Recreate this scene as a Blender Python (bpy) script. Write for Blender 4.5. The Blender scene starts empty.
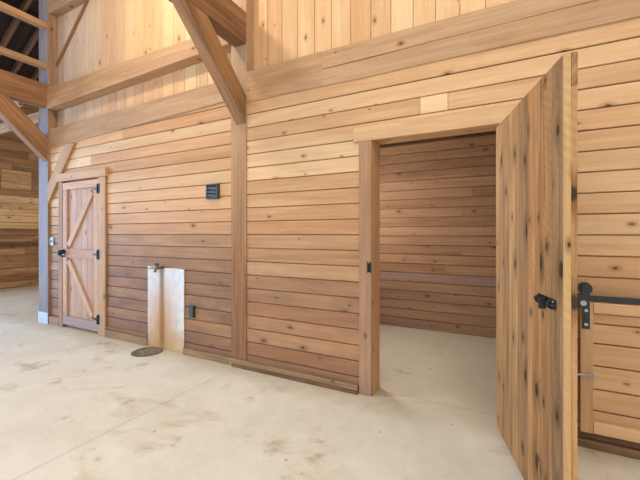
import bpy, math, random
from mathutils import Vector, Matrix

SC = bpy.context.scene
COL = SC.collection
PI = math.pi
rng = random.Random(7)

# ------------------------------------------------------------------ mesh builder
class MB:
    """Collects shapes; every vertex carries a grain coordinate (metres along the board) and a tone."""
    def __init__(s):
        s.v = []; s.f = []; s.gc = []; s.tn = []; s.sm = []
    def add(s, pts, faces, gcs, tone, smooth=False):
        b = len(s.v)
        s.v += [tuple(p) for p in pts]; s.gc += gcs; s.tn += [tone] * len(pts)
        s.f += [tuple(b + i for i in f) for f in faces]; s.sm += [smooth] * len(faces)
    def build(s, name, mat, parent=None, loc=None):
        me = bpy.data.meshes.new(name)
        off = Vector(loc) if loc else Vector((0, 0, 0))
        me.from_pydata([Vector(p) - off for p in s.v], [], s.f)
        a = me.attributes.new('gc', 'FLOAT_VECTOR', 'POINT')
        a.data.foreach_set('vector', [c for g in s.gc for c in g])
        t = me.attributes.new('tone', 'FLOAT_COLOR', 'POINT')
        t.data.foreach_set('color', [c for g in s.tn for c in (g[0], g[1], g[2], 1.0)])
        me.polygons.foreach_set('use_smooth', s.sm)
        me.materials.append(mat)
        me.update()
        o = bpy.data.objects.new(name, me); COL.objects.link(o)
        if loc: o.location = off
        if parent:
            o.parent = parent
            o.matrix_parent_inverse = Matrix.Identity(4)
            base = Vector((0, 0, 0)); p = parent
            while p: base += Vector(p.location); p = p.parent
            o.location = off - base
        return o

def tone(t=.5, w=0., spread=.0):
    return (min(1, max(0, t + rng.uniform(-spread, spread))), min(1, max(0, w)), rng.random())

def plank(mb, c, a, w, L, W, D, tn, ch=.003, taper=None):
    """board centred at c, grain along a, width along w, depth along a x w; chamfered long edges"""
    a = Vector(a).normalized(); w = Vector(w).normalized(); d = a.cross(w).normalized()
    c = Vector(c); ch = min(ch, W * .4, D * .4)
    hw, hd = W / 2, D / 2
    prof = [(-hw + ch, -hd), (hw - ch, -hd), (hw, -hd + ch), (hw, hd - ch), (hw - ch, hd), (-hw + ch, hd), (-hw, hd - ch), (-hw, -hd + ch)]
    r1, r2, r3 = rng.uniform(0, 90), rng.uniform(0, 90), rng.uniform(0, 90)
    pts, g = [], []
    for e, al in ((0, -L / 2), (1, L / 2)):
        for (pw, pd) in prof:
            q = pw
            if taper: q = pw * taper[e] 
            pts.append(c + a * al + w * q + d * pd); g.append((al + r1, q + r2 + pd, pd + r3))
    n = 8
    faces = [(i, (i + 1) % n, n + (i + 1) % n, n + i) for i in range(n)]
    faces += [tuple(reversed(range(n))), tuple(range(n, 2 * n))]
    mb.add(pts, faces, g, tn)

def box(mb, x0, x1, y0, y1, z0, z1, tn=(.5, 0, .5), ch=.003, grain='x'):
    c = ((x0 + x1) / 2, (y0 + y1) / 2, (z0 + z1) / 2)
    dx, dy, dz = abs(x1 - x0), abs(y1 - y0), abs(z1 - z0)
    if grain == 'x': plank(mb, c, (1, 0, 0), (0, 0, 1), dx, dz, dy, tn, ch)
    elif grain == 'z': plank(mb, c, (0, 0, 1), (1, 0, 0), dz, dx, dy, tn, ch)
    else: plank(mb, c, (0, 1, 0), (0, 0, 1), dy, dz, dx, tn, ch)

def prism(mb, poly, y0, y1, ga, tn, ch=.0):
    """polygon given as (x,z), extruded in y; grain along 2-D direction ga"""
    n = len(poly); g2 = Vector((ga[0], ga[1])).normalized(); p2 = Vector((-g2.y, g2.x))
    r1, r2 = rng.uniform(0, 90), rng.uniform(0, 90)
    pts, g = [], []
    for y in (y0, y1):
        for (x, z) in poly:
            pts.append((x, y, z)); q = Vector((x, z)); g.append((q.dot(g2) + r1, q.dot(p2) + r2 + y, y))
    area = sum(poly[i][0] * poly[(i + 1) % n][1] - poly[(i + 1) % n][0] * poly[i][1] for i in range(n))
    f = [(i, (i + 1) % n, n + (i + 1) % n, n + i) for i in range(n)] + [tuple(reversed(range(n))), tuple(range(n, 2 * n))]
    if area > 0: f = [tuple(reversed(q)) for q in f]
    f = [tuple(reversed(q)) for q in f] if area > 0 else f
    mb.add(pts, f, g, tn)

def prism_x(mb, poly, x0, x1, ga, tn):
    """polygon given as (y,z), extruded in x"""
    n = len(poly); g2 = Vector((ga[0], ga[1])).normalized(); p2 = Vector((-g2.y, g2.x))
    r1, r2 = rng.uniform(0, 90), rng.uniform(0, 90)
    pts, g = [], []
    for x in (x0, x1):
        for (y, z) in poly:
            pts.append((x, y, z)); q = Vector((y, z)); g.append((q.dot(g2) + r1, q.dot(p2) + r2 + x, x))
    f = [(i, (i + 1) % n, n + (i + 1) % n, n + i) for i in range(n)] + [tuple(reversed(range(n))), tuple(range(n, 2 * n))]
    mb.add(pts, f, g, tn)

def cyl(mb, p0, p1, r0, r1=None, seg=16, tn=(.5, 0, .5), caps=True):
    r1 = r0 if r1 is None else r1
    p0, p1 = Vector(p0), Vector(p1); a = (p1 - p0).normalized()
    u = a.orthogonal().normalized(); w = a.cross(u)
    pts = []
    for p, r in ((p0, r0), (p1, r1)):
        for i in range(seg):
            t = 2 * PI * i / seg; pts.append(p + (u * math.cos(t) + w * math.sin(t)) * r)
    f = [(i, (i + 1) % seg, seg + (i + 1) % seg, seg + i) for i in range(seg)]
    g = [tuple(q) for q in pts]
    mb.add(pts, f, g, tn, True)
    if caps:
        mb.add(pts, [tuple(reversed(range(seg))), tuple(range(seg, 2 * seg))], g, tn)

def tube(mb, path, r, seg=8, tn=(.5, 0, .5), closed=False):
    path = [Vector(p) for p in path]; n = len(path); pts = []
    prev = None
    for i, p in enumerate(path):
        if closed: t = path[(i + 1) % n] - path[i - 1]
        else: t = path[min(i + 1, n - 1)] - path[max(i - 1, 0)]
        t.normalize()
        u = t.orthogonal().normalized() if prev is None else (prev - t * prev.dot(t)).normalized()
        prev = u; w = t.cross(u)
        for k in range(seg):
            q = 2 * PI * k / seg; pts.append(p + (u * math.cos(q) + w * math.sin(q)) * r)
    f = []
    for i in range(n if closed else n - 1):
        j = (i + 1) % n
        for k in range(seg):
            f.append((i * seg + k, i * seg + (k + 1) % seg, j * seg + (k + 1) % seg, j * seg + k))
    if not closed:
        f += [tuple(reversed(range(seg))), tuple(range((n - 1) * seg, n * seg))]
    mb.add(pts, f, [tuple(q) for q in pts], tn, True)

def ball(mb, c, r, sc=(1, 1, 1), tn=(.5, 0, .5), nu=14, nv=8):
    c = Vector(c); pts = [c + Vector((0, 0, r * sc[2]))]
    for j in range(1, nv):
        a = PI * j / nv
        for i in range(nu):
            t = 2 * PI * i / nu
            pts.append(c + Vector((r * sc[0] * math.sin(a) * math.cos(t), r * sc[1] * math.sin(a) * math.sin(t), r * sc[2] * math.cos(a))))
    pts.append(c - Vector((0, 0, r * sc[2])))
    f = [(0, 1 + i, 1 + (i + 1) % nu) for i in range(nu)]
    for j in range(nv - 2):
        for i in range(nu):
            a = 1 + j * nu + i; b = 1 + j * nu + (i + 1) % nu
            f.append((a, a + nu, b + nu, b))
    L = len(pts) - 1; s0 = 1 + (nv - 2) * nu
    f += [(L, s0 + (i + 1) % nu, s0 + i) for i in range(nu)]
    mb.add(pts, f, [tuple(q) for q in pts], tn, True)

# ------------------------------------------------------------------ tagging
def tag(o, label=None, cat=None, group=None, kind=None):
    if label: o['label'] = label
    if cat: o['category'] = cat
    if group: o['group'] = group
    if kind: o['kind'] = kind
    return o
def empty(name, loc):
    o = bpy.data.objects.new(name, None); COL.objects.link(o); o.location = loc; o.empty_display_size = .1
    return o
def struct(name, mb, mat, label=None, cat=None, parent=None):
    o = mb.build(name, mat, parent)
    if not parent: tag(o, label, cat, None, 'structure')
    return o

# ------------------------------------------------------------------ materials
class NT:
    def __init__(s, name):
        s.m = bpy.data.materials.new(name); s.m.use_nodes = True
        s.t = s.m.node_tree; s.n = s.t.nodes; s.l = s.t.links
        s.bsdf = s.n['Principled BSDF']
    def node(s, typ, ins=None, **kw):
        n = s.n.new(typ)
        for k, v in kw.items(): setattr(n, k, v)
        for k, v in (ins or {}).items(): s.put(n.inputs[k], v)
        return n
    def put(s, sock, v):
        if isinstance(v, bpy.types.NodeSocket): s.l.new(v, sock)
        else: sock.default_value = v
    def math(s, op, a, b=0., c=0., clamp=False):
        n = s.node('ShaderNodeMath', operation=op, use_clamp=clamp)
        s.put(n.inputs[0], a); s.put(n.inputs[1], b); s.put(n.inputs[2], c)
        return n.outputs[0]
    def vmath(s, op, a, b):
        n = s.node('ShaderNodeVectorMath', operation=op)
        s.put(n.inputs[0], a); s.put(n.inputs[1], b)
        return n
    def noise(s, vec, scale, detail=3., rough=.55, dist=0.):
        return s.node('ShaderNodeTexNoise', {'Vector': vec, 'Scale': scale, 'Detail': detail, 'Roughness': rough, 'Distortion': dist}).outputs[0]
    def ramp(s, v, a, b, lo=0., hi=1., smooth=True):
        n = s.node('ShaderNodeMapRange', interpolation_type='SMOOTHSTEP' if smooth else 'LINEAR')
        for k, x in zip(('Value', 'From Min', 'From Max', 'To Min', 'To Max'), (v, a, b, lo, hi)): s.put(n.inputs[k], x)
        return n.outputs[0]
    def mix(s, f, a, b, mode='MIX'):
        n = s.node('ShaderNodeMix', data_type='RGBA', blend_type=mode, clamp_factor=True)
        s.put(n.inputs[0], f); s.put(n.inputs[6], a); s.put(n.inputs[7], b)
        return n.outputs[2]

def srgb(r, g, b):
    f = lambda c: c / 12.92 if c <= .04045 else ((c + .055) / 1.055) ** 2.4
    return (f(r / 255), f(g / 255), f(b / 255), 1)

def wood(name, light, mid, dark, weather_or_light, knot=.55, streak=1., saw=0., rough=.62, blot=0., cell=(.34, .105), hue=.55, kr=1.):
    N = NT(name)
    gc = N.node('ShaderNodeAttribute', attribute_name='gc').outputs['Vector']
    tn = N.node('ShaderNodeAttribute', attribute_name='tone').outputs['Color']
    sp = N.node('ShaderNodeSeparateColor', {'Color': tn})
    T, W, R = sp.outputs[0], sp.outputs[1], sp.outputs[2]
    # knots
    vs = N.vmath('MULTIPLY', gc, (1 / cell[0], 1 / cell[1], 0)).outputs[0]
    vo = N.node('ShaderNodeTexVoronoi', {'Vector': vs, 'Scale': 1., 'Randomness': .9}, voronoi_dimensions='2D')
    dv = N.vmath('MULTIPLY', N.vmath('SUBTRACT', vs, vo.outputs['Position']).outputs[0], (cell[0] * .55, cell[1], 0)).outputs[0]
    wob = N.noise(gc, 60., 2.)
    dist = N.math('ADD', N.node('ShaderNodeVectorMath', {0: dv}, operation='LENGTH').outputs['Value'], N.math('MULTIPLY', N.math('SUBTRACT', wob, .5), .006))
    vc = N.node('ShaderNodeSeparateColor', {'Color': vo.outputs['Color']})
    has = N.math('GREATER_THAN', vc.outputs[0], 1 - knot)
    rad = N.math('MULTIPLY', has, N.math('MULTIPLY_ADD', N.math('POWER', vc.outputs[1], 2.), .010 * kr, .004 * kr))
    kn = N.ramp(N.math('DIVIDE', dist, N.math('ADD', rad, 1e-5)), 1.1, .55)
    halo = N.ramp(N.math('DIVIDE', dist, N.math('ADD', rad, 1e-5)), 3.6, .9)
    # grain, bent around the knots
    bend = N.math('MULTIPLY', halo, .012)
    g2 = N.vmath('ADD', gc, N.node('ShaderNodeCombineXYZ', {1: bend, 2: bend}).outputs[0]).outputs[0]
    big = N.noise(N.vmath('MULTIPLY', g2, (.9, 9, 9)).outputs[0], 1., 3., .5, .6)
    st = N.noise(N.vmath('MULTIPLY', g2, (1.6, 46, 46)).outputs[0], 1., 4., .6, .4)
    fine = N.noise(N.vmath('MULTIPLY', g2, (7, 190, 190)).outputs[0], 1., 2., .6)
    v = N.math('ADD', T, N.math('MULTIPLY', N.math('SUBTRACT', big, .5), .95 * streak))
    v = N.math('ADD', v, N.math('MULTIPLY', N.math('SUBTRACT', st, .5), .85 * streak))
    v = N.math('ADD', v, N.math('MULTIPLY', N.math('SUBTRACT', fine, .5), .35 * streak))
    c = N.mix(N.ramp(v, .0, .5, smooth=False), dark, mid)
    c = N.mix(N.ramp(v, .5, 1., smooth=False), c, light)
    c = N.mix(N.ramp(R, .3, 1., 0, hue), c, (1., .84, .76, 1), 'MULTIPLY')   # some boards redder
    # weathering, plus a painted cool daylight tint on some woods: greyed, patchy
    wn = N.noise(N.vmath('MULTIPLY', gc, (2.2, 7, 7)).outputs[0], 1., 4., .6)
    wf = N.math('MULTIPLY', W, N.ramp(wn, .28, .7, .45, 1.))
    wc = N.mix(N.math('ADD', N.math('MULTIPLY', st, .8), .1, clamp=True), tuple(x * .55 for x in weather_or_light[:3]) + (1,), tuple(min(1, x * 1.4) for x in weather_or_light[:3]) + (1,))
    c = N.mix(wf, c, wc)
    if blot:
        bl = N.noise(N.vmath('MULTIPLY', gc, (1.1, 3.2, 3.2)).outputs[0], 1., 5., .65, .5)
        c = N.mix(N.ramp(bl, .56, .74, 0, blot), c, tuple(x * .5 for x in weather_or_light[:3]) + (1,))
    c = N.mix(N.math('MULTIPLY', halo, .45), c, tuple(x * .55 for x in dark[:3]) + (1,))
    c = N.mix(N.math('MULTIPLY', kn, .85), c, tuple(x * .16 for x in dark[:3]) + (1,))
    h = N.math('ADD', N.math('MULTIPLY', st, .6), N.math('MULTIPLY', fine, .5))
    if saw:
        ws = N.node('ShaderNodeTexWave', {'Vector': N.vmath('MULTIPLY', gc, (1, .55, 0)).outputs[0], 'Scale': 13., 'Distortion': 1.2, 'Detail': 2., 'Detail Scale': 2.}, bands_direction='DIAGONAL').outputs[1]
        sm = N.math('MULTIPLY', ws, N.ramp(N.noise(gc, 2.5, 2.), .35, .62))
        h = N.math('ADD', h, N.math('MULTIPLY', sm, saw))
        c = N.mix(N.math('MULTIPLY', N.math('SUBTRACT', 1., sm), .14), c, tuple(x * .5 for x in dark[:3]) + (1,))
    bp = N.node('ShaderNodeBump', {'Height': h, 'Strength': .35, 'Distance': .003})
    N.put(N.bsdf.inputs['Base Color'], c); N.put(N.bsdf.inputs['Normal'], bp.outputs[0])
    N.put(N.bsdf.inputs['Roughness'], rough); N.put(N.bsdf.inputs['Specular IOR Level'], .25)
    return N.m

def plain(name, col, rough=.5, metal=0., var=.25, scale=30., bump=.0):
    N = NT(name)
    tc = N.node('ShaderNodeTexCoord').outputs['Object']
    n = N.noise(tc, scale, 4., .6)
    c = N.mix(N.ramp(n, .3, .7), tuple(x * (1 - var) for x in col[:3]) + (1,), tuple(min(1, x * (1 + var)) for x in col[:3]) + (1,))
    N.put(N.bsdf.inputs['Base Color'], c)
    N.put(N.bsdf.inputs['Roughness'], N.ramp(n, .2, .8, max(0, rough - .12), min(1, rough + .12)))
    N.put(N.bsdf.inputs['Metallic'], metal)
    if bump:
        N.put(N.bsdf.inputs['Normal'], N.node('ShaderNodeBump', {'Height': n, 'Strength': bump, 'Distance': .002}).outputs[0])
    return N.m

M_PINE = wood('pine_planks', srgb(223, 188, 144), srgb(194, 150, 105), srgb(140, 97, 62), srgb(128, 97, 78), knot=.26, streak=.6, cell=(.40, .13))
M_VERT = wood('pine_vertical', srgb(226, 195, 150), srgb(206, 166, 120), srgb(168, 124, 82), srgb(164, 154, 158), knot=.28, streak=.6, cell=(.36, .13))  # lilac last colour carries cool daylight on the far boards
M_TIMB = wood('hewn_timber', srgb(196, 156, 112), srgb(166, 124, 84), srgb(114, 80, 52), srgb(160, 138, 116), knot=.12, streak=1.0, blot=.35, cell=(.6, .2), rough=.75)
M_DOOR = wood('rough_sawn_door', srgb(206, 166, 114), srgb(170, 125, 76), srgb(100, 68, 38), srgb(138, 122, 100), knot=.75, streak=1.25, saw=.3, kr=1.9, rough=.78, cell=(.42, .13))
M_DARK = wood('loft_wood', srgb(120, 88, 60), srgb(84, 60, 42), srgb(30, 22, 17), srgb(44, 36, 32), knot=.2)  # the loft's lack of light is put into this dark wood
M_END = wood('aged_planks', srgb(224, 190, 142), srgb(176, 134, 92), srgb(112, 80, 54), srgb(120, 94, 74), knot=.5, streak=1.1)
M_SILL = wood('dirty_sill', srgb(180, 148, 110), srgb(142, 110, 78), srgb(78, 56, 38), srgb(118, 94, 72), knot=.2, streak=1.2, blot=.6, rough=.85)
M_IRON = plain('black_iron', (.014, .014, .015, 1), .5, .1, .4, 60, .2)
M_BLACKP = plain('dark_plastic', (.045, .055, .062, 1), .4, 0, .25, 40)
M_GALV = plain('zinc_bolts', (.36, .36, .35, 1), .4, .3, .25, 80)
M_GREYP = plain('grey_plate', srgb(140, 150, 160), .45, 0, .12, 40)
M_BRASS = plain('worn_brass', srgb(132, 112, 78), .4, .75, .35, 70)
M_GRATE = plain('drain_iron', srgb(112, 106, 92), .75, .2, .5, 55, .5)
M_SHAV = plain('wood_chip', srgb(226, 200, 160), .8, 0, .2, 60)
M_TWIG = plain('dry_twig', srgb(120, 92, 60), .8, 0, .3, 60)
M_POSTPL = plain('post_plate', srgb(186, 192, 200), .5, .3, .15, 25)

def m_floor():
    N = NT('concrete')
    P = N.node('ShaderNodeTexCoord').outputs['Object']
    sp = N.node('ShaderNodeSeparateXYZ', {0: P}); X, Y = sp.outputs[0], sp.outputs[1]
    a = N.noise(P, 1.1, 6., .6, .3); b = N.noise(P, 7., 5., .65); f = N.noise(P, 60., 3., .6)
    c = N.mix(N.ramp(a, .3, .7), srgb(220, 215, 198), srgb(233, 229, 214))
    c = N.mix(N.ramp(b, .35, .75, 0, .5), c, srgb(240, 237, 226))
    # tan stains, stretched along the wall
    s1 = N.noise(N.vmath('MULTIPLY', P, (1.0, 1.9, 1)).outputs[0], 1.25, 6., .68, .6)
    c = N.mix(N.ramp(s1, .54, .72, 0, .5), c, srgb(190, 172, 136))
    s2 = N.noise(P, 2.6, 5., .66, .3)
    c = N.mix(N.ramp(s2, .58, .74, 0, .65), c, srgb(160, 138, 104))
    # soil near the wall
    n3 = N.noise(P, 5., 4., .65)
    edge = N.math('MULTIPLY', N.ramp(N.math('ADD', Y, N.math('MULTIPLY', N.math('SUBTRACT', n3, .5), .35)), -.42, -.02), .5)
    c = N.mix(edge, c, srgb(176, 156, 116))
    # dark specks
    vo = N.node('ShaderNodeTexVoronoi', {'Vector': P, 'Scale': 7.})
    vc = N.node('ShaderNodeSeparateColor', {0: vo.outputs['Color']})
    spk = N.math('MULTIPLY', N.ramp(vo.outputs['Distance'], .12, .05), N.math('GREATER_THAN', vc.outputs[0], .8))
    c = N.mix(N.math('MULTIPLY', spk, .5), c, srgb(140, 118, 88))
    c = N.mix(N.ramp(f, .5, .8, 0, .22), c, srgb(170, 156, 128))
    # saw-cut joints
    def joint(coord, at, wd):
        w = N.math('ADD', coord, N.math('MULTIPLY', N.math('SUBTRACT', N.noise(P, 9., 2.), .5), .012))
        return N.ramp(N.math('ABSOLUTE', N.math('SUBTRACT', w, at)), wd, wd * .35)
    j = joint(X, -2.455, .011); k = joint(Y, .12, .009); j2 = joint(X, 1.2, .011); j4 = joint(X, -6.1, .011)
    jj = N.math('MAXIMUM', N.math('MAXIMUM', j, k), N.math('MAXIMUM', j2, j4))
    c = N.mix(N.math('MULTIPLY', jj, .26), c, srgb(140, 118, 84))
    h = N.math('SUBTRACT', N.math('ADD', N.math('MULTIPLY', b, .6), N.math('MULTIPLY', f, .4)), N.math('MULTIPLY', jj, 1.))
    N.put(N.bsdf.inputs['Normal'], N.node('ShaderNodeBump', {'Height': h, 'Strength': .25, 'Distance': .004}).outputs[0])
    N.put(N.bsdf.inputs['Base Color'], c)
    N.put(N.bsdf.inputs['Roughness'], N.ramp(b, .3, .7, .55, .75)); N.put(N.bsdf.inputs['Specular IOR Level'], .3)
    return N.m

def m_sheet():
    """white painted metal with a rust run below the tap; object origin at the foot of the sheet's centre"""
    N = NT('rusty_sheet')
    P = N.node('ShaderNodeTexCoord').outputs['Object']
    sp = N.node('ShaderNodeSeparateXYZ', {0: P}); X, Z = sp.outputs[0], sp.outputs[2]
    n = N.noise(P, 9., 4., .6); n2 = N.noise(N.vmath('MULTIPLY', P, (14, 1, 1.2)).outputs[0], 1., 4., .6)
    c = N.mix(N.ramp(n, .3, .7), srgb(206, 211, 216), srgb(224, 228, 232))
    x = N.math('ADD', N.math('SUBTRACT', X, -.06), N.math('MULTIPLY', N.math('SUBTRACT', n2, .5), .05))
    ax = N.math('ABSOLUTE', x)
    wide = N.math('MULTIPLY', N.ramp(ax, .48, -.06), N.ramp(Z, 1.15, .25))
    c = N.mix(N.math('MULTIPLY', wide, .95), c, srgb(188, 132, 58))
    low = N.math('MULTIPLY', N.ramp(N.math('ADD', Z, N.math('MULTIPLY', N.math('SUBTRACT', n, .5), .4)), .42, .0), .8)
    c = N.mix(low, c, srgb(190, 152, 92))
    run = N.math('MULTIPLY', N.ramp(ax, .075, .008), N.ramp(Z, .02, .15, .6, 1.))
    c = N.mix(N.math('MULTIPLY', run, .85), c, srgb(140, 102, 58))
    top = N.math('MULTIPLY', N.ramp(ax, .03, .005), N.ramp(Z, .66, .95))
    c = N.mix(N.math('MULTIPLY', top, .6), c, srgb(120, 124, 120))
    N.put(N.bsdf.inputs['Base Color'], c); N.put(N.bsdf.inputs['Roughness'], .72); N.put(N.bsdf.inputs['Specular IOR Level'], .2)
    return N.m
M_FLOOR = m_floor(); M_SHEET = m_sheet()

# ------------------------------------------------------------------ planked walls
ROW0, ROWH = 1.393, .14
GAP = .008
def rows_x(mb, x0, x1, z0, z1, y, depth=.02, tone_fn=None, cuts=(), row0=ROW0, rowh=ROWH, minL=1.6, maxL=4.4, axis='x', tilt=0.):
    """horizontal boards filling x0..x1 by z0..z1 with the face at y; holes listed in cuts as (xa, xb, za, zb)"""
    k = math.floor((z0 - row0) / rowh) - 1
    while row0 + k * rowh < z1:
        a, b = max(z0, row0 + k * rowh), min(z1, row0 + (k + 1) * rowh)
        k += 1
        if b - a < .012: continue
        zs = [a, b]
        for c in cuts:
            for e in (c[2], c[3]):
                if a + .01 < e < b - .01: zs.append(e)
        zs.sort()
        for za, zb in zip(zs, zs[1:]):
            segs = [(x0, x1)]
            for c in cuts:
                if c[2] < (za + zb) / 2 < c[3]:
                    segs = [q for (p, r) in segs for q in ((p, min(r, c[0])), (max(p, c[1]), r)) if q[1] - q[0] > .01]
            for (p, r) in segs:
                x = p
                while x < r - .01:
                    L = rng.uniform(minL, maxL)
                    e = x + L
                    if r - e < .6: e = r
                    tn = tone_fn((x + e) / 2, (za + zb) / 2)
                    off = rng.uniform(-.0015, .0015)
                    cy = y + depth / 2 + off
                    if axis == 'x': plank(mb, ((x + e) / 2, cy, (za + zb) / 2), (1, 0, 0), (0, 0, 1), e - x - .002, zb - za - GAP, depth, tn, .004)
                    else: plank(mb, (cy, (x + e) / 2, (za + zb) / 2), (0, 1, 0), (0, 0, 1), e - x - .002, zb - za - GAP, depth, tn, .004)
                    x = e

def cols_x(mb, x0, x1, z0, z1, y, depth=.02, w=.19, tone_fn=None):
    x = x0
    while x < x1 - .01:
        e = min(x1, x + w * rng.uniform(.95, 1.04))
        tn = tone_fn((x + e) / 2, (z0 + z1) / 2)
        plank(mb, ((x + e) / 2, y + depth / 2 + rng.uniform(-.001, .001), (z0 + z1) / 2), (0, 0, 1), (1, 0, 0), z1 - z0, e - x - .004, depth, tn, .003)
        x = e

X1L, X1R = -6.505, -6.225      # far post
X2L, X2R = -2.552, -2.340      # near post
def t_wall(x, z):
    t = .58 + .12 * max(-1, min(1, (z - 1.3) / 1.0)); w = 0.
    worn = max(0., min(1., (1.75 - z) / .9))                # kicked, hosed lower boards
    if x < X2L: w = .95 * worn; t -= .08 + .12 * worn
    elif x < -.9: w = .6 * worn; t -= .03 + .08 * worn
    else: w = .10 * worn; t += .03
    return tone(t, w + rng.uniform(-.06, .08), .2)
OPEN = (-1.0, .03, 0, 2.233)           # the stall doorway
SDOOR = (-5.93, -4.76, 0, 2.233)      # the small door
PATCHES = [(-5.52, -5.14, 2.373, 2.513), (-.562, -.347, 2.373, 2.513)]
mb = MB()
rows_x(mb, X1R, X2L, .005, 2.86, 0., tone_fn=t_wall, cuts=[SDOOR, PATCHES[0]])
rows_x(mb, X2R, 3.6, .005, 2.80, 0., tone_fn=t_wall, cuts=[OPEN, PATCHES[1]])
for p in PATCHES:                     # pale new boards let into the row
    plank(mb, ((p[0] + p[1]) / 2, .009, (p[2] + p[3]) / 2), (1, 0, 0), (0, 0, 1), p[1] - p[0] - .004, .134, .02, (1.0, .0, .3), .003)
BK = (.25, .2, .5)
box(mb, X1R + .002, X2L - .002, .024, .19, .005, 2.72, BK); box(mb, X2R + .002, -1.03, .024, .19, .005, 2.76, BK)
box(mb, -1.03, .06, .024, .19, 2.26, 2.76, BK)
box(mb, .06, 3.6, .024, .19, .005, 2.76, BK)
struct('wall_back', mb, M_PINE)
mb = MB()
def t_up(x, z): return tone(.62, .55 * max(0, min(1, (-4.2 - x) / 1.6)) + .03, .2)  # cool daylight painted in: boards turn lilac toward the far post
cols_x(mb, X1R, X2L, 2.82, 6.0, .10, tone_fn=t_up)
cols_x(mb, X2R, 3.6, 2.82, 6.0, .10, tone_fn=t_up)
box(mb, X1R + .002, X2L - .002, .125, .19, 2.8, 6.0, BK); box(mb, X2R + .002, 3.6, .125, .19, 2.8, 6.0, BK)
struct('wall_back_upper', mb, M_VERT)

# stall behind the doorway
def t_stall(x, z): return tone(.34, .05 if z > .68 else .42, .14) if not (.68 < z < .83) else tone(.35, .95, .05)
mb = MB()
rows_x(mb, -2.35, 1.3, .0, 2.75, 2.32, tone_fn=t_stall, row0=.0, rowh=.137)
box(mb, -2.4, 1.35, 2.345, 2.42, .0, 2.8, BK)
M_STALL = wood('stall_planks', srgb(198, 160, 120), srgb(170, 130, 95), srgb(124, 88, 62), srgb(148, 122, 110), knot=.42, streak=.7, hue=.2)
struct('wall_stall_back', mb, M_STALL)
mb = MB()
rows_x(mb, .2, 2.32, .0, 2.75, -2.37, tone_fn=t_stall, row0=.0, rowh=.137, axis='y')
box(mb, -2.45, -2.373, .2, 2.4, 0, 2.8, BK, grain='y')
struct('wall_stall_left', mb, M_STALL)
mb = MB()
rows_x(mb, .2, 2.32, .0, 2.75, 1.3, tone_fn=t_stall, row0=.0, rowh=.137, axis='y')
box(mb, 1.323, 1.4, .2, 2.4, 0, 2.8, BK, grain='y')
struct('wall_stall_right', mb, M_STALL)
mb = MB()
for i in range(12):
    box(mb, -2.45, 1.4, .19 + i * .187, .19 + (i + 1) * .187 - .004, 2.76, 2.785, tone(.4, .2, .15))
struct('ceiling_stall', mb, M_DARK)

# barn shell around the camera
M_PALE = wood('pale_bounce_boards', srgb(224, 222, 216), srgb(206, 203, 196), srgb(176, 172, 164), srgb(180, 176, 168), knot=.1)  # unseen shell boards made neutral and pale to keep bounce light from turning orange
mb = MB()
def t_end(x, z):
    if 1.50 < z < 2.42: return tone(.86, .0, .2)
    if z >= 2.42: return tone(.32, .45, .2)
    return tone(.42, .25, .16)
rows_x(mb, -6.4, 4.4, .0, 6.2, -11.22, tone_fn=t_end, rowh=.17, row0=.005, axis='y', minL=.5, maxL=2.6, cuts=[(1.2, 1.85, 2.56, 3.06), (-5.6, -1.2, 0, 4.2)])
plank(mb, (-11.205, 1.525, 2.81), (0, 1, 0), (0, 0, 1), .64, .49, .024, (.62, .1, .3), .003)
box(mb, -11.3, -11.224, -6.4, -5.6, 0, 6.2, BK, grain='y'); box(mb, -11.3, -11.224, -1.2, 4.4, 0, 6.2, BK, grain='y'); box(mb, -11.3, -11.224, -5.6, -1.2, 4.2, 6.2, BK, grain='y')
struct('wall_end', mb, M_END)
mb = MB()
box(mb, -11.197, -11.15, -1.15, 4.3, 1.085, 1.165, tone(.12, .5), grain='y')
struct('trim_1', mb, M_SILL)
mb = MB(); box(mb, -11.3, X1R - .02, 4.3, 4.4, 0, 6.2, tone(.4, .2)); struct('wall_aisle_back', mb, M_END)
mb = MB(); box(mb, X1R - .1, X1R - .02, .19, 4.3, 0, 6.2, tone(.4, .2), grain='y'); struct('wall_aisle_side', mb, M_END)
mb = MB(); box(mb, 3.6, 3.7, -6.4, .19, 0, 6.2, tone(.6, .1), grain='y'); struct('wall_right', mb, M_PALE)
mb = MB()                              # unseen front wall; its doorway is added to carry the main light
FY = -6.3
DA = (-4.2, 3.0, 3.9); 
box(mb, -11.3, DA[0], FY - .15, FY, 0, 6.2, tone(.6, .1))
box(mb, DA[1], 3.7, FY - .15, FY, 0, 6.2, tone(.6, .1))
box(mb, DA[0], DA[1], FY - .15, FY, DA[2], 6.2, tone(.6, .1))
struct('wall_front', mb, M_PALE)
mb = MB()
box(mb, X1L, 3.7, FY - .15, .19, 6.2, 6.3, tone(.7, 0.)); struct('ceiling', mb, M_PALE)
# floor
me = bpy.data.meshes.new('floor')
me.from_pydata([(-11.4, -8, 0), (3.8, -8, 0), (3.8, 4.5, 0), (-11.4, 4.5, 0), (-11.4, -8, -.15), (3.8, -8, -.15), (3.8, 4.5, -.15), (-11.4, 4.5, -.15)], [],
               [(0, 1, 2, 3), (7, 6, 5, 4), (0, 4, 5, 1), (1, 5, 6, 2), (2, 6, 7, 3), (3, 7, 4, 0)])
me.materials.append(M_FLOOR)
fl = bpy.data.objects.new('floor', me); COL.objects.link(fl); fl['kind'] = 'structure'

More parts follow.
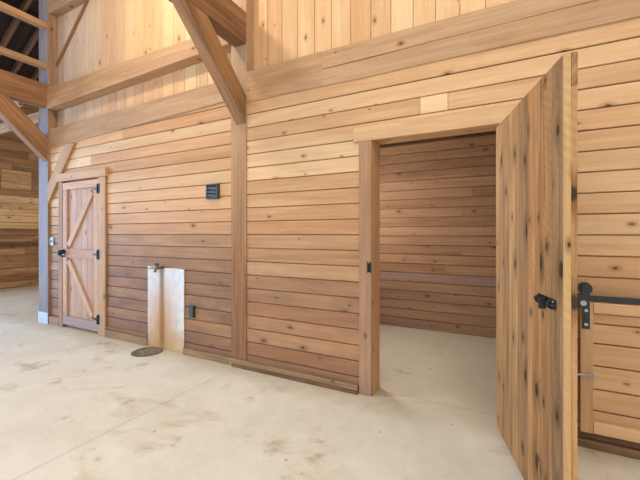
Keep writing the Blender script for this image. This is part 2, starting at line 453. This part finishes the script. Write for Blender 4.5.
# loft at the far end: deck, roof boards, rafters, purlin
mb = MB()
for i in range(23):
    y = -6.3 + i * .2
    if y > -.2 and False: break
    box(mb, -11.15, -6.62, y, y + .196, 3.60, 3.635, tone(.5, .2, .2))
struct('ceiling_loft', mb, M_END)
RK = .57
def zr(x): return 5.05 + RK * (x + 11.2)
mb = MB()
ra = Vector((1, 0, RK)).normalized()
Lr = (4.95) * math.sqrt(1 + RK * RK)
for i in range(60):
    y = -6.2 + i * .178
    c = Vector((-8.85, y, zr(-8.85) + .13))
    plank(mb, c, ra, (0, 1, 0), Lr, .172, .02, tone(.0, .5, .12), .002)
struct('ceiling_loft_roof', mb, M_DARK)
first = None
for i, y in enumerate([-.85 + .42 * k for k in range(11)]):
    if first is None:
        mb = MB(); plank(mb, Vector((-8.85, 0, zr(-8.85) + .045)), ra, (0, 1, 0), Lr, .07, .14, tone(.85, .0), .004)
        first = mb.build('roof_rafter', M_DARK, None, (-8.85, 0, zr(-8.85))); o = first
    else:
        o = first.copy(); COL.objects.link(o)
    o.location = (-8.85, y, zr(-8.85))
    tag(o, 'dark sloping rafter under the loft roof above the far tie beam', 'rafter', 'rafters over the loft')
mb = MB()
px = -9.15
box(mb, px - .05, px + .05, -6.2, 4.2, zr(px) - .20, zr(px) - .035, tone(.45, .2), grain='y')
tag(mb.build('roof_purlin', M_DARK, None, (px, -1, zr(px))), 'dark purlin crossing beneath the loft rafters', 'purlin')
for i, y in enumerate([-.75, -.2, .35]):
    mb = MB(); box(mb, -11.1, -6.66, y - .03, y + .03, 3.42, 3.598, tone(.7, .1, .15))
    o = mb.build('ceiling_joist', M_END, None, (-8.9, y, 3.42))
    tag(o, 'floor joist seen under the loft below the far tie beam', 'joist', 'joists under the loft')

# ------------------------------------------------------------------ timber frame
def timber(name, mb, label, cat, loc, mat=None, group=None):
    return tag(mb.build(name, mat or M_TIMB, None, loc), label, cat, group)

def post(mb, x0, x1, y0, y1, stops, face_tone=None):
    r = [rng.uniform(0, 90) for _ in range(3)]; ch = .006
    prof = [(x0 + ch, y0), (x1 - ch, y0), (x1, y0 + ch), (x1, y1), (x0, y1), (x0, y0 + ch)]; n = len(prof)
    base = len(mb.v)
    for z, tn_ in stops:
        for q, (x, y) in enumerate(prof):
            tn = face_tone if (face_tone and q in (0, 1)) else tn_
            mb.v.append((x, y, z)); mb.gc.append((z + r[0], x + y + r[1], y + r[2])); mb.tn.append(tn)
    k = len(stops)
    fs = [(base + i * n + j, base + i * n + (j + 1) % n, base + (i + 1) * n + (j + 1) % n, base + (i + 1) * n + j) for i in range(k - 1) for j in range(n)]
    fs += [tuple(base + j for j in reversed(range(n))), tuple(base + (k - 1) * n + j for j in range(n))]
    mb.f += fs; mb.sm += [False] * len(fs)
mb = MB(); post(mb, X2L, X2R, -.012, .186, [(0, (.16, .1, .8)), (1.0, (.22, .1, .8)), (1.9, (.5, .3, .6)), (2.9, (.85, .6, .4)), (3.4, (.8, .5, .4)), (6.15, (.6, .4, .4))])
timber('timber_post', mb, 'tall square timber post in the middle of the wall, carrying the near tie beam', 'post', (-2.46, .09, 0))
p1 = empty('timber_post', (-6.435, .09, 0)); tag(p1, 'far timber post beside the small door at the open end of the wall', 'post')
mb = MB(); post(mb, X1L, X1R, -.035, .186, [(0, (.40, .3, .4)), (6.15, (.40, .2, .4))], (.6, 1., .4)); mb.build('shaft', wood('daylit_post_timber', srgb(190, 150, 108), srgb(160, 120, 82), srgb(110, 78, 52), srgb(118, 121, 130), knot=.1), p1)  # front face coloured blue-grey to carry the cool side daylight
mb = MB()
box(mb, X1L - .004, X1R + .004, -.041, -.036, .0, .17, ch=.001); mb.build('base_plate', M_POSTPL, p1)

# lower long beams (one each side of the near post); near one has a long drying check
def beam_x(mb, x0, x1, zb0, zb1, zt0, zt1, y0, y1, tn, n=10):
    """beam along x whose lower and upper edges run between two heights"""
    pts, g = [], []
    r1, r2 = rng.uniform(0, 90), rng.uniform(0, 90)
    for i in range(n + 1):
        f = i / n; x = x0 + (x1 - x0) * f
        zb, zt = zb0 + (zb1 - zb0) * f, zt0 + (zt1 - zt0) * f
        j = rng.uniform(-.003, .003)
        for (y, z) in ((y0, zb + .006), (y0 + .006, zb), (y1, zb), (y1, zt), (y0 + .006, zt), (y0, zt - .006)):
            pts.append((x, y, z + j)); g.append((x + r1, z + r2 + y, y))
    m = 6; f = []
    for i in range(n):
        for k in range(m):
            a, b = i * m + k, i * m + (k + 1) % m
            f.append((a, a + m, b + m, b))
    f += [tuple(range(m)), tuple(reversed(range(n * m, n * m + m)))]
    f = [tuple(reversed(q)) for q in f]
    mb.add(pts, f, g, tn)
mb = MB()
beam_x(mb, X2R + .003, -1.45, 2.775, 2.772, 3.105, 3.10, -.014, .098, tone(.72, .42))
bt = tone(.84, .45)
beam_x(mb, -1.45, 3.6, 2.772, 2.765, 2.928, 2.95, -.014, .098, bt)
beam_x(mb, -1.45, 3.6, 2.932, 2.956, 3.10, 3.07, -.012, .098, bt)
timber('wall_girt', mb, 'broad weathered beam with a long crack, running along the wall above the stall doorway', 'beam', (.5, 0, 2.77))
mb = MB()
beam_x(mb, X1R + .003, X2L - .003, 2.735, 2.84, 3.04, 3.075, -.014, .098, tone(.72, .45))
timber('wall_girt', mb, 'lower grey-brown beam between the two posts, above the small door', 'beam', (-4.4, 0, 2.78))
mb = MB()
beam_x(mb, X1R + .003, X2L - .003, 3.345, 3.43, 3.67, 3.62, -.05, .10, tone(.78, .30))
timber('wall_girt', mb, 'upper beam between the two posts, standing proud of the vertical boards', 'beam', (-4.4, 0, 3.38))
mb = MB()
beam_x(mb, X1R + .003, X2L - .003, 4.84, 4.86, 5.08, 5.10, -.03, .10, tone(.6, .5))
timber('wall_girt', mb, 'topmost beam starting at the far post near the picture top', 'beam', (-4.4, 0, 4.84))

# tie beams toward the camera side, with knee braces
def tie(xa, xb, z0, z1, label):
    mb = MB(); box(mb, xa, xb, -6.2, -.016, z0, z1, tone(.18, .05), .006, 'y')
    timber('tie_beam', mb, label, 'beam', ((xa + xb) / 2, -3, z0))
tie(-2.50, X2R, 3.39, 3.72, 'near overhead tie beam running forward from the middle post')
tie(X1R - .15, X1R + .003, 3.375, 3.725, 'far tie beam at the loft edge, below the two thin rails')
def brace(xa, xb, s0, s1, ztop, label, y1=-.016, tn=None):
    """knee brace in a plane across the wall: z = s - y between s0 and s1"""
    mb = MB()
    poly = [(y1, s0 - y1), (s0 - ztop, ztop), (s1 - ztop, ztop), (y1, s1 - y1)]
    prism_x(mb, poly, xa, xb, (-1, 1), tn or tone(.26, .03))
    timber('knee_brace', mb, label, 'brace', ((xa + xb) / 2, y1, s0 - y1))
brace(-2.47, X2R - .004, 2.545, 2.835, 3.388, 'stout diagonal knee brace from the middle post up to the near tie beam')
brace(X1R - .135, X1R - .002, 2.50, 2.86, 3.373, 'diagonal knee brace from the far post up to the far tie beam', y1=-.037)
# flat braces lying against the wall
def wall_brace(x0, z0, x1, z1, w, y0, y1, label, zcut, tn):
    d = Vector((x1 - x0, z1 - z0)).normalized(); p = Vector((-d.y, d.x)) * w / 2
    poly = []
    xl = X1R + .004
    a0, b0 = Vector((x0, z0)) + p, Vector((x0, z0)) - p
    # cut plumb at the post and level at the beam
    def at_x(q): t = (xl - q.x) / d.x; return (xl, q.y + d.y * t)
    def at_z(q): t = (zcut - q.y) / d.y; return (q.x + d.x * t, zcut)
    poly = [at_x(a0), at_x(b0), at_z(b0), at_z(a0)]
    mb = MB(); prism(mb, poly, y0, y1, (d.x, d.y), tn)
    timber('wall_brace', mb, label, 'brace', (xl, 0, z0))
wall_brace(-6.20, 2.05, -5.60, 2.75, .19, -.04, -.002, 'pale diagonal brace on the wall above the small door', 2.733, tone(.85, .35))
wall_brace(-6.19, 4.10, -5.38, 4.84, .028, .066, .098, 'thin upper diagonal brace against the vertical boards by the far post', 4.835, tone(.15, .2))
# loft rails
for z0, z1, lb in ((4.60, 4.69, 'upper thin guard rail of the loft, ending at the far post'), (3.975, 4.055, 'lower thin guard rail of the loft, just above the far tie beam')):
    mb = MB(); box(mb, X1R - .11, X1R - .01, -6.2, -.038, z0, z1, tone(.5, .15), .005, 'y')
    timber('guard_rail', mb, lb, 'rail', (X1R - .06, -3, z0))

# ------------------------------------------------------------------ stall doorway trim
mb = MB()
post(mb, -1.081, -.965, -.03, -.002, [(.004, (.30, .8, .4)), (.25, (.40, .35, .4)), (1.3, (.46, .25, .4)), (1.8, (.5, .1, .4)), (2.205, (.58, .05, .4))])
struct('trim_2', mb, M_STALL, 'worn plank casing down the side of the stall doorway', 'door casing')
mb = MB(); box(mb, -1.0, -.962, -.001, .195, .004, 2.215, tone(.8, .05), .003, 'z')
struct('trim_3', mb, M_PINE, 'pale inner jamb of the stall doorway', 'door jamb')
mb = MB(); box(mb, -1.128, .16, -.034, -.002, 2.207, 2.335, tone(.72, .12), .004)
struct('trim_4', mb, M_PINE, 'wide header board above the stall doorway', 'door casing')
mb = MB(); box(mb, -1.0, .06, -.001, .195, 2.217, 2.232, tone(.5, .1), .003)
struct('trim_5', mb, M_PINE, 'underside board of the stall doorway head', 'door jamb')
mb = MB(); box(mb, .03, .15, -.03, -.002, .004, 2.205, tone(.45, .3), .004, 'z')
struct('trim_6', mb, M_TIMB, 'plank casing behind the hinges of the open stall door', 'door casing')

# ------------------------------------------------------------------ open stall door (door_1)
HX, HY = .012, -.062
ang = math.atan2(-1.03, .262)
du = Vector((math.cos(ang), math.sin(ang), 0)); dn = Vector((-du.y, du.x, 0))   # dn points to +x: the back of the leaf
d1 = empty('door_1', (HX, HY, .02)); tag(d1, 'wide rough-sawn plank stall door standing open toward the viewer', 'door', None, 'structure')
DW, DZ0, DZ1 = 1.07, .025, 2.165
def dp(u, n, z): return Vector((HX, HY, 0)) + du * u + dn * n + Vector((0, 0, z))
mb = MB()
us = [0, .165, .30, .475, .63, .80, .945, 1.048, DW]
tones = [(.54, .15, .1), (.46, .18, .3), (.56, .10, .4), (.38, .25, .5), (.52, .0, .9), (.40, .10, .6), (.46, .35, .4), (.95, .05, .1)]
for (a, b), tn in zip(zip(us, us[1:]), tones):
    plank(mb, dp((a + b) / 2, -.012, (DZ0 + DZ1) / 2 + rng.uniform(-.001, .001)), (0, 0, 1), du, DZ1 - DZ0, b - a - .002, .024, tn, .002)
mb.build('plank_panel', M_DOOR, d1)
def leaf_part(name, a, b, z0, z1, n0, n1, tn, vertical):
    m = MB()
    if vertical: plank(m, dp((a + b) / 2, (n0 + n1) / 2, (z0 + z1) / 2), (0, 0, 1), du, z1 - z0, b - a, n1 - n0, tn, .003)
    else: plank(m, dp((a + b) / 2, (n0 + n1) / 2, (z0 + z1) / 2), du, (0, 0, 1), b - a, z1 - z0, n1 - n0, tn, .003)
    return m.build(name, M_DOOR, d1)
leaf_part('stile', 0, .13, DZ0, DZ1 - .142, .0005, .023, tone(.6, .3), True)
leaf_part('stile', DW - .13, DW, DZ0, DZ1 - .142, .0005, .023, tone(.75, .25), True)
leaf_part('rail', 0, DW, DZ1 - .14, DZ1, .0005, .023, tone(.40, .3), False)
leaf_part('rail', .132, DW - .132, DZ0, DZ0 + .14, .0005, .023, tone(.5, .3), False)
leaf_part('rail', .132, DW - .132, 1.03, 1.17, .0005, .023, tone(.5, .3), False)
for s in (0, 1):
    m = MB(); za, zb = ((DZ0 + .16, 1.02), (DZ1 - .15, 1.18))[s]
    p0, p1_ = dp(.20, .0115, za), dp(DW - .20, .0115, zb)
    plank(m, (p0 + p1_) / 2, p1_ - p0, dn.cross(p1_ - p0), (p1_ - p0).length, .12, .022, tone(.5, .3), .003)
    m.build('diagonal_board', M_DOOR, d1)
for z in (.35, 1.1, 1.85):                      # strap hinges on the back of the leaf
    m = MB(); cyl(m, dp(-.004, .030, z - .05), dp(-.004, .030, z + .05), .008)
    plank(m, dp(.15, .0265, z), du, (0, 0, 1), .29, .035, .005, (.5, 0, .5), .001)
    m.build('hinge', M_IRON, d1)
# barrel bolt: back plate, barrel, keeper loops, round bar
bz, bu = 1.082, .865
m = MB(); plank(m, dp(bu + .02, -.0265, bz), du, (0, 0, 1), .20, .045, .004, (.5, 0, .5), .001)
bolt = m.build('barrel_bolt', M_IRON, d1)
m = MB(); cyl(m, dp(bu - .07, -.039, bz), dp(bu + .135, -.039, bz), .009)
ball(m, dp(bu - .07, -.039, bz), .011)
plank(m, dp(bu + .035, -.050, bz - .008), (0, 0, 1), du, .05, .014, .03, (.5, 0, .5), .003); m.build('bolt_bar', M_IRON, bolt)
for k in (-.045, .02, .095):
    m = MB()
    pts = [dp(bu + k, -.029, bz - .02)] + [dp(bu + k, -.038 - .013 * math.sin(t), bz - .016 * math.cos(t)) for t in (.0, .6, 1.2, 1.8, 2.5, PI)] + [dp(bu + k, -.029, bz + .02)]
    tube(m, pts, .005); m.build('keeper', M_IRON, bolt)
for k in (-.06, .1):
    m = MB()
    ball(m, dp(bu + k, -.029, bz + .011), .0055)
    m.build('screw', M_GALV, bolt)

# strike for the bolt on the casing
sk = empty('latch_strike', (-.985, -.03, 1.11)); tag(sk, 'small black latch strike on the casing of the open stall doorway', 'latch')
m = MB(); box(m, -1.005, -.968, -.035, -.0305, 1.065, 1.16, ch=.001); m.build('plate', M_IRON, sk)
m = MB(); tube(m, [(-.987, -.034, 1.075), (-.987, -.055, 1.085), (-.987, -.062, 1.11), (-.987, -.055, 1.135), (-.987, -.034, 1.145)], .007); m.build('loop', M_IRON, sk)
for z in (1.153, 1.069):
    m = MB(); ball(m, (-.987, -.036, z), .006); m.build('screw', M_GALV, sk)

# ------------------------------------------------------------------ small closed door (door_2) and its casing
mb = MB(); box(mb, -4.922, -4.765, -.03, -.001, .004, 2.188, tone(.66, .35), .004, 'z')
struct('trim_7', mb, M_PINE, 'hinge-side casing of the small door', 'door casing')
mb = MB(); box(mb, -5.935, -5.83, -.03, -.001, .004, 2.188, tone(.5, .7), .004, 'z')
struct('trim_8', mb, M_TIMB, 'grey latch-side casing of the small door', 'door casing')
mb = MB(); box(mb, -5.97, -4.735, -.045, -.001, 2.19, 2.31, tone(.62, .2), .004)
struct('trim_9', mb, M_PINE, 'header board above the small door', 'door casing')
d2 = empty('door_2', (-5.41, 0, .03)); tag(d2, 'small closed plank door with angled braces and black hinges', 'door', None, 'structure')
M_SD = wood('weathered_daylit_door', srgb(222, 180, 132), srgb(196, 146, 102), srgb(150, 102, 68), srgb(152, 142, 146), knot=.3, streak=1.)  # lilac-grey last colour also paints in the cool daylight on this door
DL, DR, DB0, DT = -5.822, -4.928, .045, 2.165
mb = MB()
xs = [DL + .02 + i * (DR - DL - .04) / 6 for i in range(7)]
for a, b in zip(xs, xs[1:]): box(mb, a, b - .003, .0, .018, DB0 + .01, DT - .01, tone(.62, .5, .14), .003, 'z')
mb.build('plank_panel', M_SD, d2)
def d2p(name, x0, x1, z0, z1, tn, g): 
    m = MB(); box(m, x0, x1, -.026, -.001, z0, z1, tn, .003, g); return m.build(name, M_SD, d2)
d2p('stile', DL, DL + .105, DB0 + .13, DT - .105, tone(.62, .4), 'z')
d2p('stile', DR - .105, DR, DB0 + .13, DT - .105, tone(.66, .3), 'z')
d2p('rail', DL, DR, DT - .103, DT, tone(.64, .2), 'x')
d2p('rail', DL + .107, DR - .107, 1.05, 1.175, tone(.6, .35), 'x')
d2p('rail', DL, DR, DB0, DB0 + .128, tone(.5, 1.), 'x')  # bottom rail takes the painted daylight tint in full
def diag(xa, za, xb, zb, w):
    d = Vector((xb - xa, zb - za)).normalized(); p = Vector((-d.y, d.x)) * w / 2
    a, b = Vector((xa, za)), Vector((xb, zb))
    m = MB(); prism(m, [tuple(a + p), tuple(a - p), tuple(b - p), tuple(b + p)], -.025, -.001, tuple(d), tone(.66, .3)); m.build('diagonal_board', M_SD, d2)
diag(-5.68, 1.225, -5.085, 1.99, .09)
diag(-5.68, 1.00, -5.085, .235, .09)
for z in (2.03, 1.115, .215):
    m = MB(); box(m, DR - .005, DR + .045, -.034, -.0305, z - .07, z + .07, ch=.001)
    prism(m, [(DR - .002, z - .028), (DR - .13, z - .008), (DR - .13, z + .008), (DR - .002, z + .028)], -.031, -.0265, (1, 0), (.5, 0, .5))
    h = m.build('hinge', M_IRON, d2)
    m = MB(); cyl(m, (DR + .003, -.038, z - .06), (DR + .003, -.038, z + .06), .010); m.build('pin', M_IRON, h)
m = MB(); box(m, DL - .0, DL + .07, -.033, -.0265, 1.06, 1.17, ch=.002)
lt = m.build('latch', M_IRON, d2)
m = MB(); tube(m, [(DL + .035, -.034, 1.16), (DL + .035, -.075, 1.145), (DL + .035, -.08, 1.10), (DL + .035, -.06, 1.07), (DL + .035, -.034, 1.065)], .010); m.build('handle', M_IRON, lt)
m = MB(); box(m, DL - .085, DL + .10, -.052, -.042, 1.125, 1.15, ch=.002); m.build('thumb_bar', M_IRON, lt)
m = MB(); ball(m, (DL + .035, -.085, 1.12), .042, (1, .7, 1)); cyl(m, (DL + .035, -.06, 1.12), (DL + .035, -.0335, 1.12), .014); m.build('knob', M_IRON, lt)

# ------------------------------------------------------------------ sliding half door (door_3), track and hardware
GY0, GY1 = -.085, -.05
d3 = empty('door_3', (.95, -.06, .1)); tag(d3, 'low sliding stall door with framed horizontal planks under a black track', 'door', None, 'structure')
GL, GR, GB, GT = .481, 1.75, .112, .957
m = MB()
zz = [.185, .258, .397, .549, .694, .822, .89]
for (a, b), t in zip(zip(zz, zz[1:]), (.55, .60, .72, .62, .66, .5)):
    box(m, GL + .03, GR - .03, -.066, -.052, a, b - .007, (t, .12, rng.random()), .004)
m.build('plank_panel', M_PINE, d3)
def d3p(name, x0, x1, z0, z1, tn, g):
    q = MB(); box(q, x0, x1, GY0, GY1, z0, z1, tn, .004, g); return q.build(name, M_PINE, d3)
d3p('stile', GL, GL + .068, GB, GT, tone(.62, .2), 'z'); d3p('stile', GR - .068, GR, GB, GT, tone(.62, .2), 'z')
d3p('rail', GL + .07, GR - .07, .888, GT, tone(.78, .05), 'x'); d3p('rail', GL + .07, GR - .07, GB, .188, tone(.88, .05), 'x')
for sx in (.508, 1.70):
    m = MB(); prism(m, [(sx - .021, .785), (sx + .021, .785), (sx + .021, 1.05), (sx + .016, 1.072), (sx, 1.08), (sx - .016, 1.072), (sx - .021, 1.05)], -.0935, -.0855, (0, 1), (.5, 0, .5))
    hs = m.build('hanger_strap', M_IRON, d3)
    m = MB(); cyl(m, (sx, -.083, 1.044), (sx, -.058, 1.046), .038, seg=28); cyl(m, (sx, -.1000, 1.048), (sx, -.0935, 1.048), .016, seg=12); m.build('wheel', M_IRON, hs)
    for z in (.905, .815):
        m = MB(); cyl(m, (sx, -.102, z), (sx, -.0937, z), .011, seg=6); m.build('bolt', M_GALV, hs)
# hook and eye
m = MB(); tube(m, [(GL + .068, -.087, .487), (GL + .04, -.096, .489), (GL + .01, -.096, .488), (GL - .012, -.093, .482), (GL - .024, -.09, .487), (GL - .026, -.087, .50), (GL - .016, -.085, .507)], .0075)
hk = m.build('hook', M_GALV, d3)
m = MB(); tube(m, [(GL + .062 + .012 * math.cos(t), -.094, .487 + .012 * math.sin(t)) for t in [2 * PI * i / 12 for i in range(12)]], .0035, closed=True)
m.build('eye', M_GALV, hk)
tk = empty('door_track', (1.2, -.06, .98)); tag(tk, 'black flat bar track fixed along the wall above the sliding half door', 'track')
m = MB(); box(m, .50, 3.2, -.072, -.064, .962, .999, ch=.002); m.build('bar', M_IRON, tk)
for x in (.68, 1.3, 1.95, 2.6, 3.1):
    m = MB(); cyl(m, (x, -.063, .98), (x, -.002, .98), .012, seg=10); m.build('spacer', M_IRON, tk)
    m = MB(); cyl(m, (x, -.080, .98), (x, -.0725, .98), .009, seg=6); m.build('bolt', M_IRON, tk)
m = MB(); box(m, .452, .505, -.10, -.060, .925, 1.005, ch=.003); st_ = m.build('end_stop', M_IRON, tk)
m = MB(); cyl(m, (.490, -.128, .955), (.490, -.1005, .955), .017, seg=12); m.build('bolt', M_GALV, st_)

# ------------------------------------------------------------------ base boards
mb = MB()
box(mb, .2, 3.6, -.032, -.002, .004, .098, tone(.25, .6), .004); box(mb, .2, 3.6, -.07, -.033, .002, .055, tone(.2, .5), .006)
struct('baseboard_right', mb, M_SILL)
mb = MB()
box(mb, -3.25, X2L - .0, -.04, -.014, .003, .078, tone(.75, .4), .004); box(mb, X2L, -1.09, -.04, -.014, .003, .075, tone(.7, .4), .004)
box(mb, -2.5, -1.09, -.062, -.041, .002, .032, tone(.2, .6), .005)
struct('baseboard_center', mb, M_SILL)
mb = MB(); box(mb, -4.76, -3.90, -.035, -.002, .003, .10, tone(.7, .5), .006); box(mb, -4.76, -3.9, -.028, -.002, .104, .15, tone(.4, .6), .006)
struct('baseboard_left', mb, M_SILL)
mb = MB(); box(mb, X1R + .01, -5.94, -.03, -.002, .003, .12, tone(.55, .8), .004)
struct('baseboard_far', mb, M_TIMB)

# ------------------------------------------------------------------ metal splash sheet and tap
mb = MB(); box(mb, -3.9, -3.262, -.0125, -.0095, .006, .995, ch=.0008); 
mb2 = MB()
prism(mb2, [(-3.900, .004), (-3.262, .004), (-3.262, .985), (-3.43, .992), (-3.62, .986), (-3.70, .992), (-3.900, .998)], -.013, -.004, (0, 1), (.5, 0, .5))
sh = mb2.build('splash_sheet', M_SHEET, None, (-3.58, -.01, .0))
tag(sh, 'white metal splash sheet on the wall with rust running down from the tap', 'metal sheet')
for (x, z) in ((-3.88, .95), (-3.28, .95), (-3.88, .5), (-3.28, .5), (-3.88, .08), (-3.28, .08)):
    m = MB(); ball(m, (x, -.0135, z), .007, (1, .5, 1)); m.build('screw', M_GALV, sh, (x, -.0135, z))
tp = empty('wall_tap', (-3.635, -.003, 1.02)); tag(tp, 'small brass wall tap above the white metal sheet', 'tap')
m = MB(); cyl(m, (-3.635, -.0135, 1.02), (-3.635, -.022, 1.02), .028, seg=20); m.build('flange', M_BRASS, tp)
m = MB(); cyl(m, (-3.635, -.0125, 1.02), (-3.635, -.075, 1.02), .016); ball(m, (-3.635, -.075, 1.02), .021)
tube(m, [(-3.635, -.075, 1.02), (-3.635, -.095, 1.016), (-3.635, -.108, 1.0), (-3.635, -.11, .988)], .013); m.build('body', M_BRASS, tp)
m = MB(); cyl(m, (-3.635, -.11, .990), (-3.635, -.11, .972), .017); m.build('spout', M_BRASS, tp)
m = MB(); cyl(m, (-3.635, -.075, 1.03), (-3.635, -.085, 1.062), .007)
tube(m, [(-3.635 + .036 * math.cos(t), -.088 , 1.066 + .010 * math.sin(t)) for t in [2 * PI * i / 16 for i in range(16)]], .006, closed=True)
cyl(m, (-3.671, -.088, 1.066), (-3.599, -.088, 1.066), .005); m.build('handle', M_IRON, tp)
m = MB(); tube(m, [(-3.86, -.014, 1.003), (-3.80, -.03, 1.008), (-3.72, -.035, 1.015), (-3.65, -.03, 1.02)], .011); m.build('pipe', M_BRASS, tp)
tp.location.z -= .03

# ------------------------------------------------------------------ electrical boxes
vx0, vx1, vz0, vz1 = -2.882, -2.715, 1.787, 1.952
v = empty('wall_vent', (-2.80, -.002, 1.79)); tag(v, 'dark square louvred vent cover high on the planks beside the middle post', 'vent')
m = MB(); box(m, vx0, vx1, -.006, -.002, vz0, vz1, ch=.001); m.build('back_plate', M_BLACKP, v)
m = MB()
for (a, b, c_, d_) in ((vx0, vx0 + .018, vz0, vz1), (vx1 - .018, vx1, vz0, vz1), (vx0 + .018, vx1 - .018, vz0, vz0 + .018), (vx0 + .018, vx1 - .018, vz1 - .018, vz1)):
    box(m, a, b, -.045, -.0065, c_, d_, ch=.003)
m.build('frame', M_BLACKP, v)
M_SLAT = plain('vent_slats', (.10, .125, .145, 1), .4, 0, .2, 40)
for i in range(3):
    m = MB(); z = vz0 + .042 + i * .040
    plank(m, ((vx0 + vx1) / 2, -.034, z), (1, -.0, -.10), (0, .75, 1), vx1 - vx0 - .040, .042, .005, (.5, 0, .5), .001); m.build('slat', M_SLAT, v)
ob = empty('outlet_box', (-3.12, -.002, .44)); tag(ob, 'dark weatherproof outlet box low on the planks beside the metal sheet', 'outlet')
m = MB(); box(m, -3.168, -3.088, -.024, -.002, .438, .576, ch=.004); m.build('box_body', M_BLACKP, ob)
m = MB(); box(m, -3.163, -3.093, -.036, -.0245, .444, .57, ch=.005, grain='z'); m.build('lid', M_BLACKP, ob)
m = MB(); cyl(m, (-3.16, -.030, .576), (-3.095, -.030, .576), .005); m.build('hinge', M_BLACKP, ob)
sw = empty('light_switch', (-6.17, -.002, 1.23)); tag(sw, 'grey switch plate on the boards between the far post and the small door', 'switch')
m = MB(); box(m, -6.225, -6.115, -.016, -.002, 1.22, 1.35, ch=.003); m.build('plate', M_GREYP, sw)
m = MB(); box(m, -6.18, -6.16, -.03, -.0165, 1.27, 1.30, ch=.003); m.build('toggle', M_BLACKP, sw)

# ------------------------------------------------------------------ floor drain
dr = empty('floor_drain', (-3.70, -.165, 0)); tag(dr, 'round iron floor drain in the concrete below the metal sheet', 'drain')
def ring(mb, c, r0, r1, z0, z1, seg=40, jag=0.):
    pts = []
    for i in range(seg):
        t = 2 * PI * i / seg; cs, sn = math.cos(t), math.sin(t); j = rng.uniform(-jag, jag)
        for (r, z) in ((r0, z0), (r1 + j, z0), (r1 + j, z1), (r0, z1)): pts.append((c[0] + r * cs, c[1] + r * sn, z))
    f = []
    for i in range(seg):
        k = (i + 1) % seg
        for q in range(4): f.append((i * 4 + q, k * 4 + q, k * 4 + (q + 1) % 4, i * 4 + (q + 1) % 4))
    mb.add(pts, f, [tuple(p) for p in pts], (.5, 0, .5))
c0 = (-3.70, -.165)
m = MB(); cyl(m, (c0[0], c0[1], .0006), (c0[0], c0[1], .002), .13, seg=40); m.build('sump', plain('sump_dark', (.05, .042, .03, 1), .9, 0, .4, 40), dr)
m = MB(); ring(m, c0, .128, .172, .0006, .007, jag=.004); m.build('rim', M_GRATE, dr)
m = MB()
for i in range(-5, 6):
    x = i * .0235; L = math.sqrt(max(0, .128 ** 2 - x * x))
    box(m, c0[0] + x - .006, c0[0] + x + .006, c0[1] - L, c0[1] + L, .002, .006, ch=.001, grain='y')
box(m, c0[0] - .125, c0[0] + .125, c0[1] - .006, c0[1] + .006, .0062, .0075, ch=.0005)
m.build('grate', plain('drain_grate', srgb(150, 138, 112), .85, 0, .75, 38, .5), dr)

# ------------------------------------------------------------------ bits on the floor
m = MB(); tube(m, [(.40, -.62, .004), (.425, -.60, .006), (.44, -.585, .005), (.47, -.58, .004)], .0035, 6)
tag(m.build('twig', M_TWIG, None, (.43, -.6, 0)), 'short dry twig on the concrete in front of the sliding half door', 'twig')
for (x, y, r, lb) in ((-.80, .62, .4, 'pale wood chip on the stall floor just inside the doorway'), (-.62, .85, 1.4, 'pale wood chip farther into the stall floor')):
    m = MB(); plank(m, (x, y, .005), (math.cos(r), math.sin(r), .05), (-math.sin(r), math.cos(r), 0), .04, .014, .004, (.5, 0, .5), .001)
    tag(m.build('wood_chip', M_SHAV, None, (x, y, 0)), lb, 'wood chip')

# ------------------------------------------------------------------ light
def area(name, loc, rot, sx, sy, power, col):
    l = bpy.data.lights.new(name, 'AREA'); l.shape = 'RECTANGLE'; l.size = sx; l.size_y = sy; l.energy = power; l.color = col
    o = bpy.data.objects.new(name, l); COL.objects.link(o); o.location = loc; o.rotation_euler = rot; return o
area('doorway_fill', ((DA[0] + DA[1]) / 2, FY - .05, DA[2] / 2), (PI / 2, 0, 0), DA[1] - DA[0], DA[2], 250, (.97, .98, 1))  # main fill, set in the added doorway behind the camera
area('daylight_side', (-11.26, -3.4, 2.1), (0, -PI / 2, 0), 4.2, 4.4, 900, (.42, .63, 1))
PLACE_AISLE_FILL = (-8.3, 2.7, 2.9)
def lamp(name, loc, power, r, col):
    l = bpy.data.lights.new(name, 'POINT'); l.energy = power; l.shadow_soft_size = r; l.color = col
    o = bpy.data.objects.new(name, l); COL.objects.link(o); o.location = loc
lamp('pendant_lamp', (-3.3, -1.35, 4.7), 170, .12, (1, .93, .82))
lamp('aisle_fill', PLACE_AISLE_FILL, 110, .1, (1, .93, .82))  # unseen fill light added behind the wall to brighten the end wall
lamp('pendant_lamp', (.7, -2.1, 5.1), 145, .2, (1, .93, .82))
area('stall_fill', (-2.32, 1.25, 1.75), (0, -PI / 2, 0), .8, .7, 52, (1, .96, .92))  # added fill light inside the stall; the wall has no window here
w = bpy.data.worlds.new('sky'); SC.world = w; w.use_nodes = True
bg = w.node_tree.nodes['Background']; bg.inputs[0].default_value = (.75, .86, 1, 1); bg.inputs[1].default_value = .6

# ------------------------------------------------------------------ camera
cam = bpy.data.cameras.new('camera'); co = bpy.data.objects.new('camera', cam); COL.objects.link(co)
co.location = (0, -2.87, 1.4); co.rotation_euler = (PI / 2, 0, math.radians(27.25))
cam.sensor_width = 36; cam.lens = 36 * 345 / 640; cam.shift_y = -6 / 640; cam.clip_start = .05
SC.camera = co
vs = SC.view_settings
vs.view_transform = 'Standard'; vs.look = 'None'; vs.exposure = -0.28; vs.gamma = 1; vs.use_curve_mapping = False
SC.cycles.use_denoising = True
SC.cycles.max_bounces = 8; SC.cycles.diffuse_bounces = 5
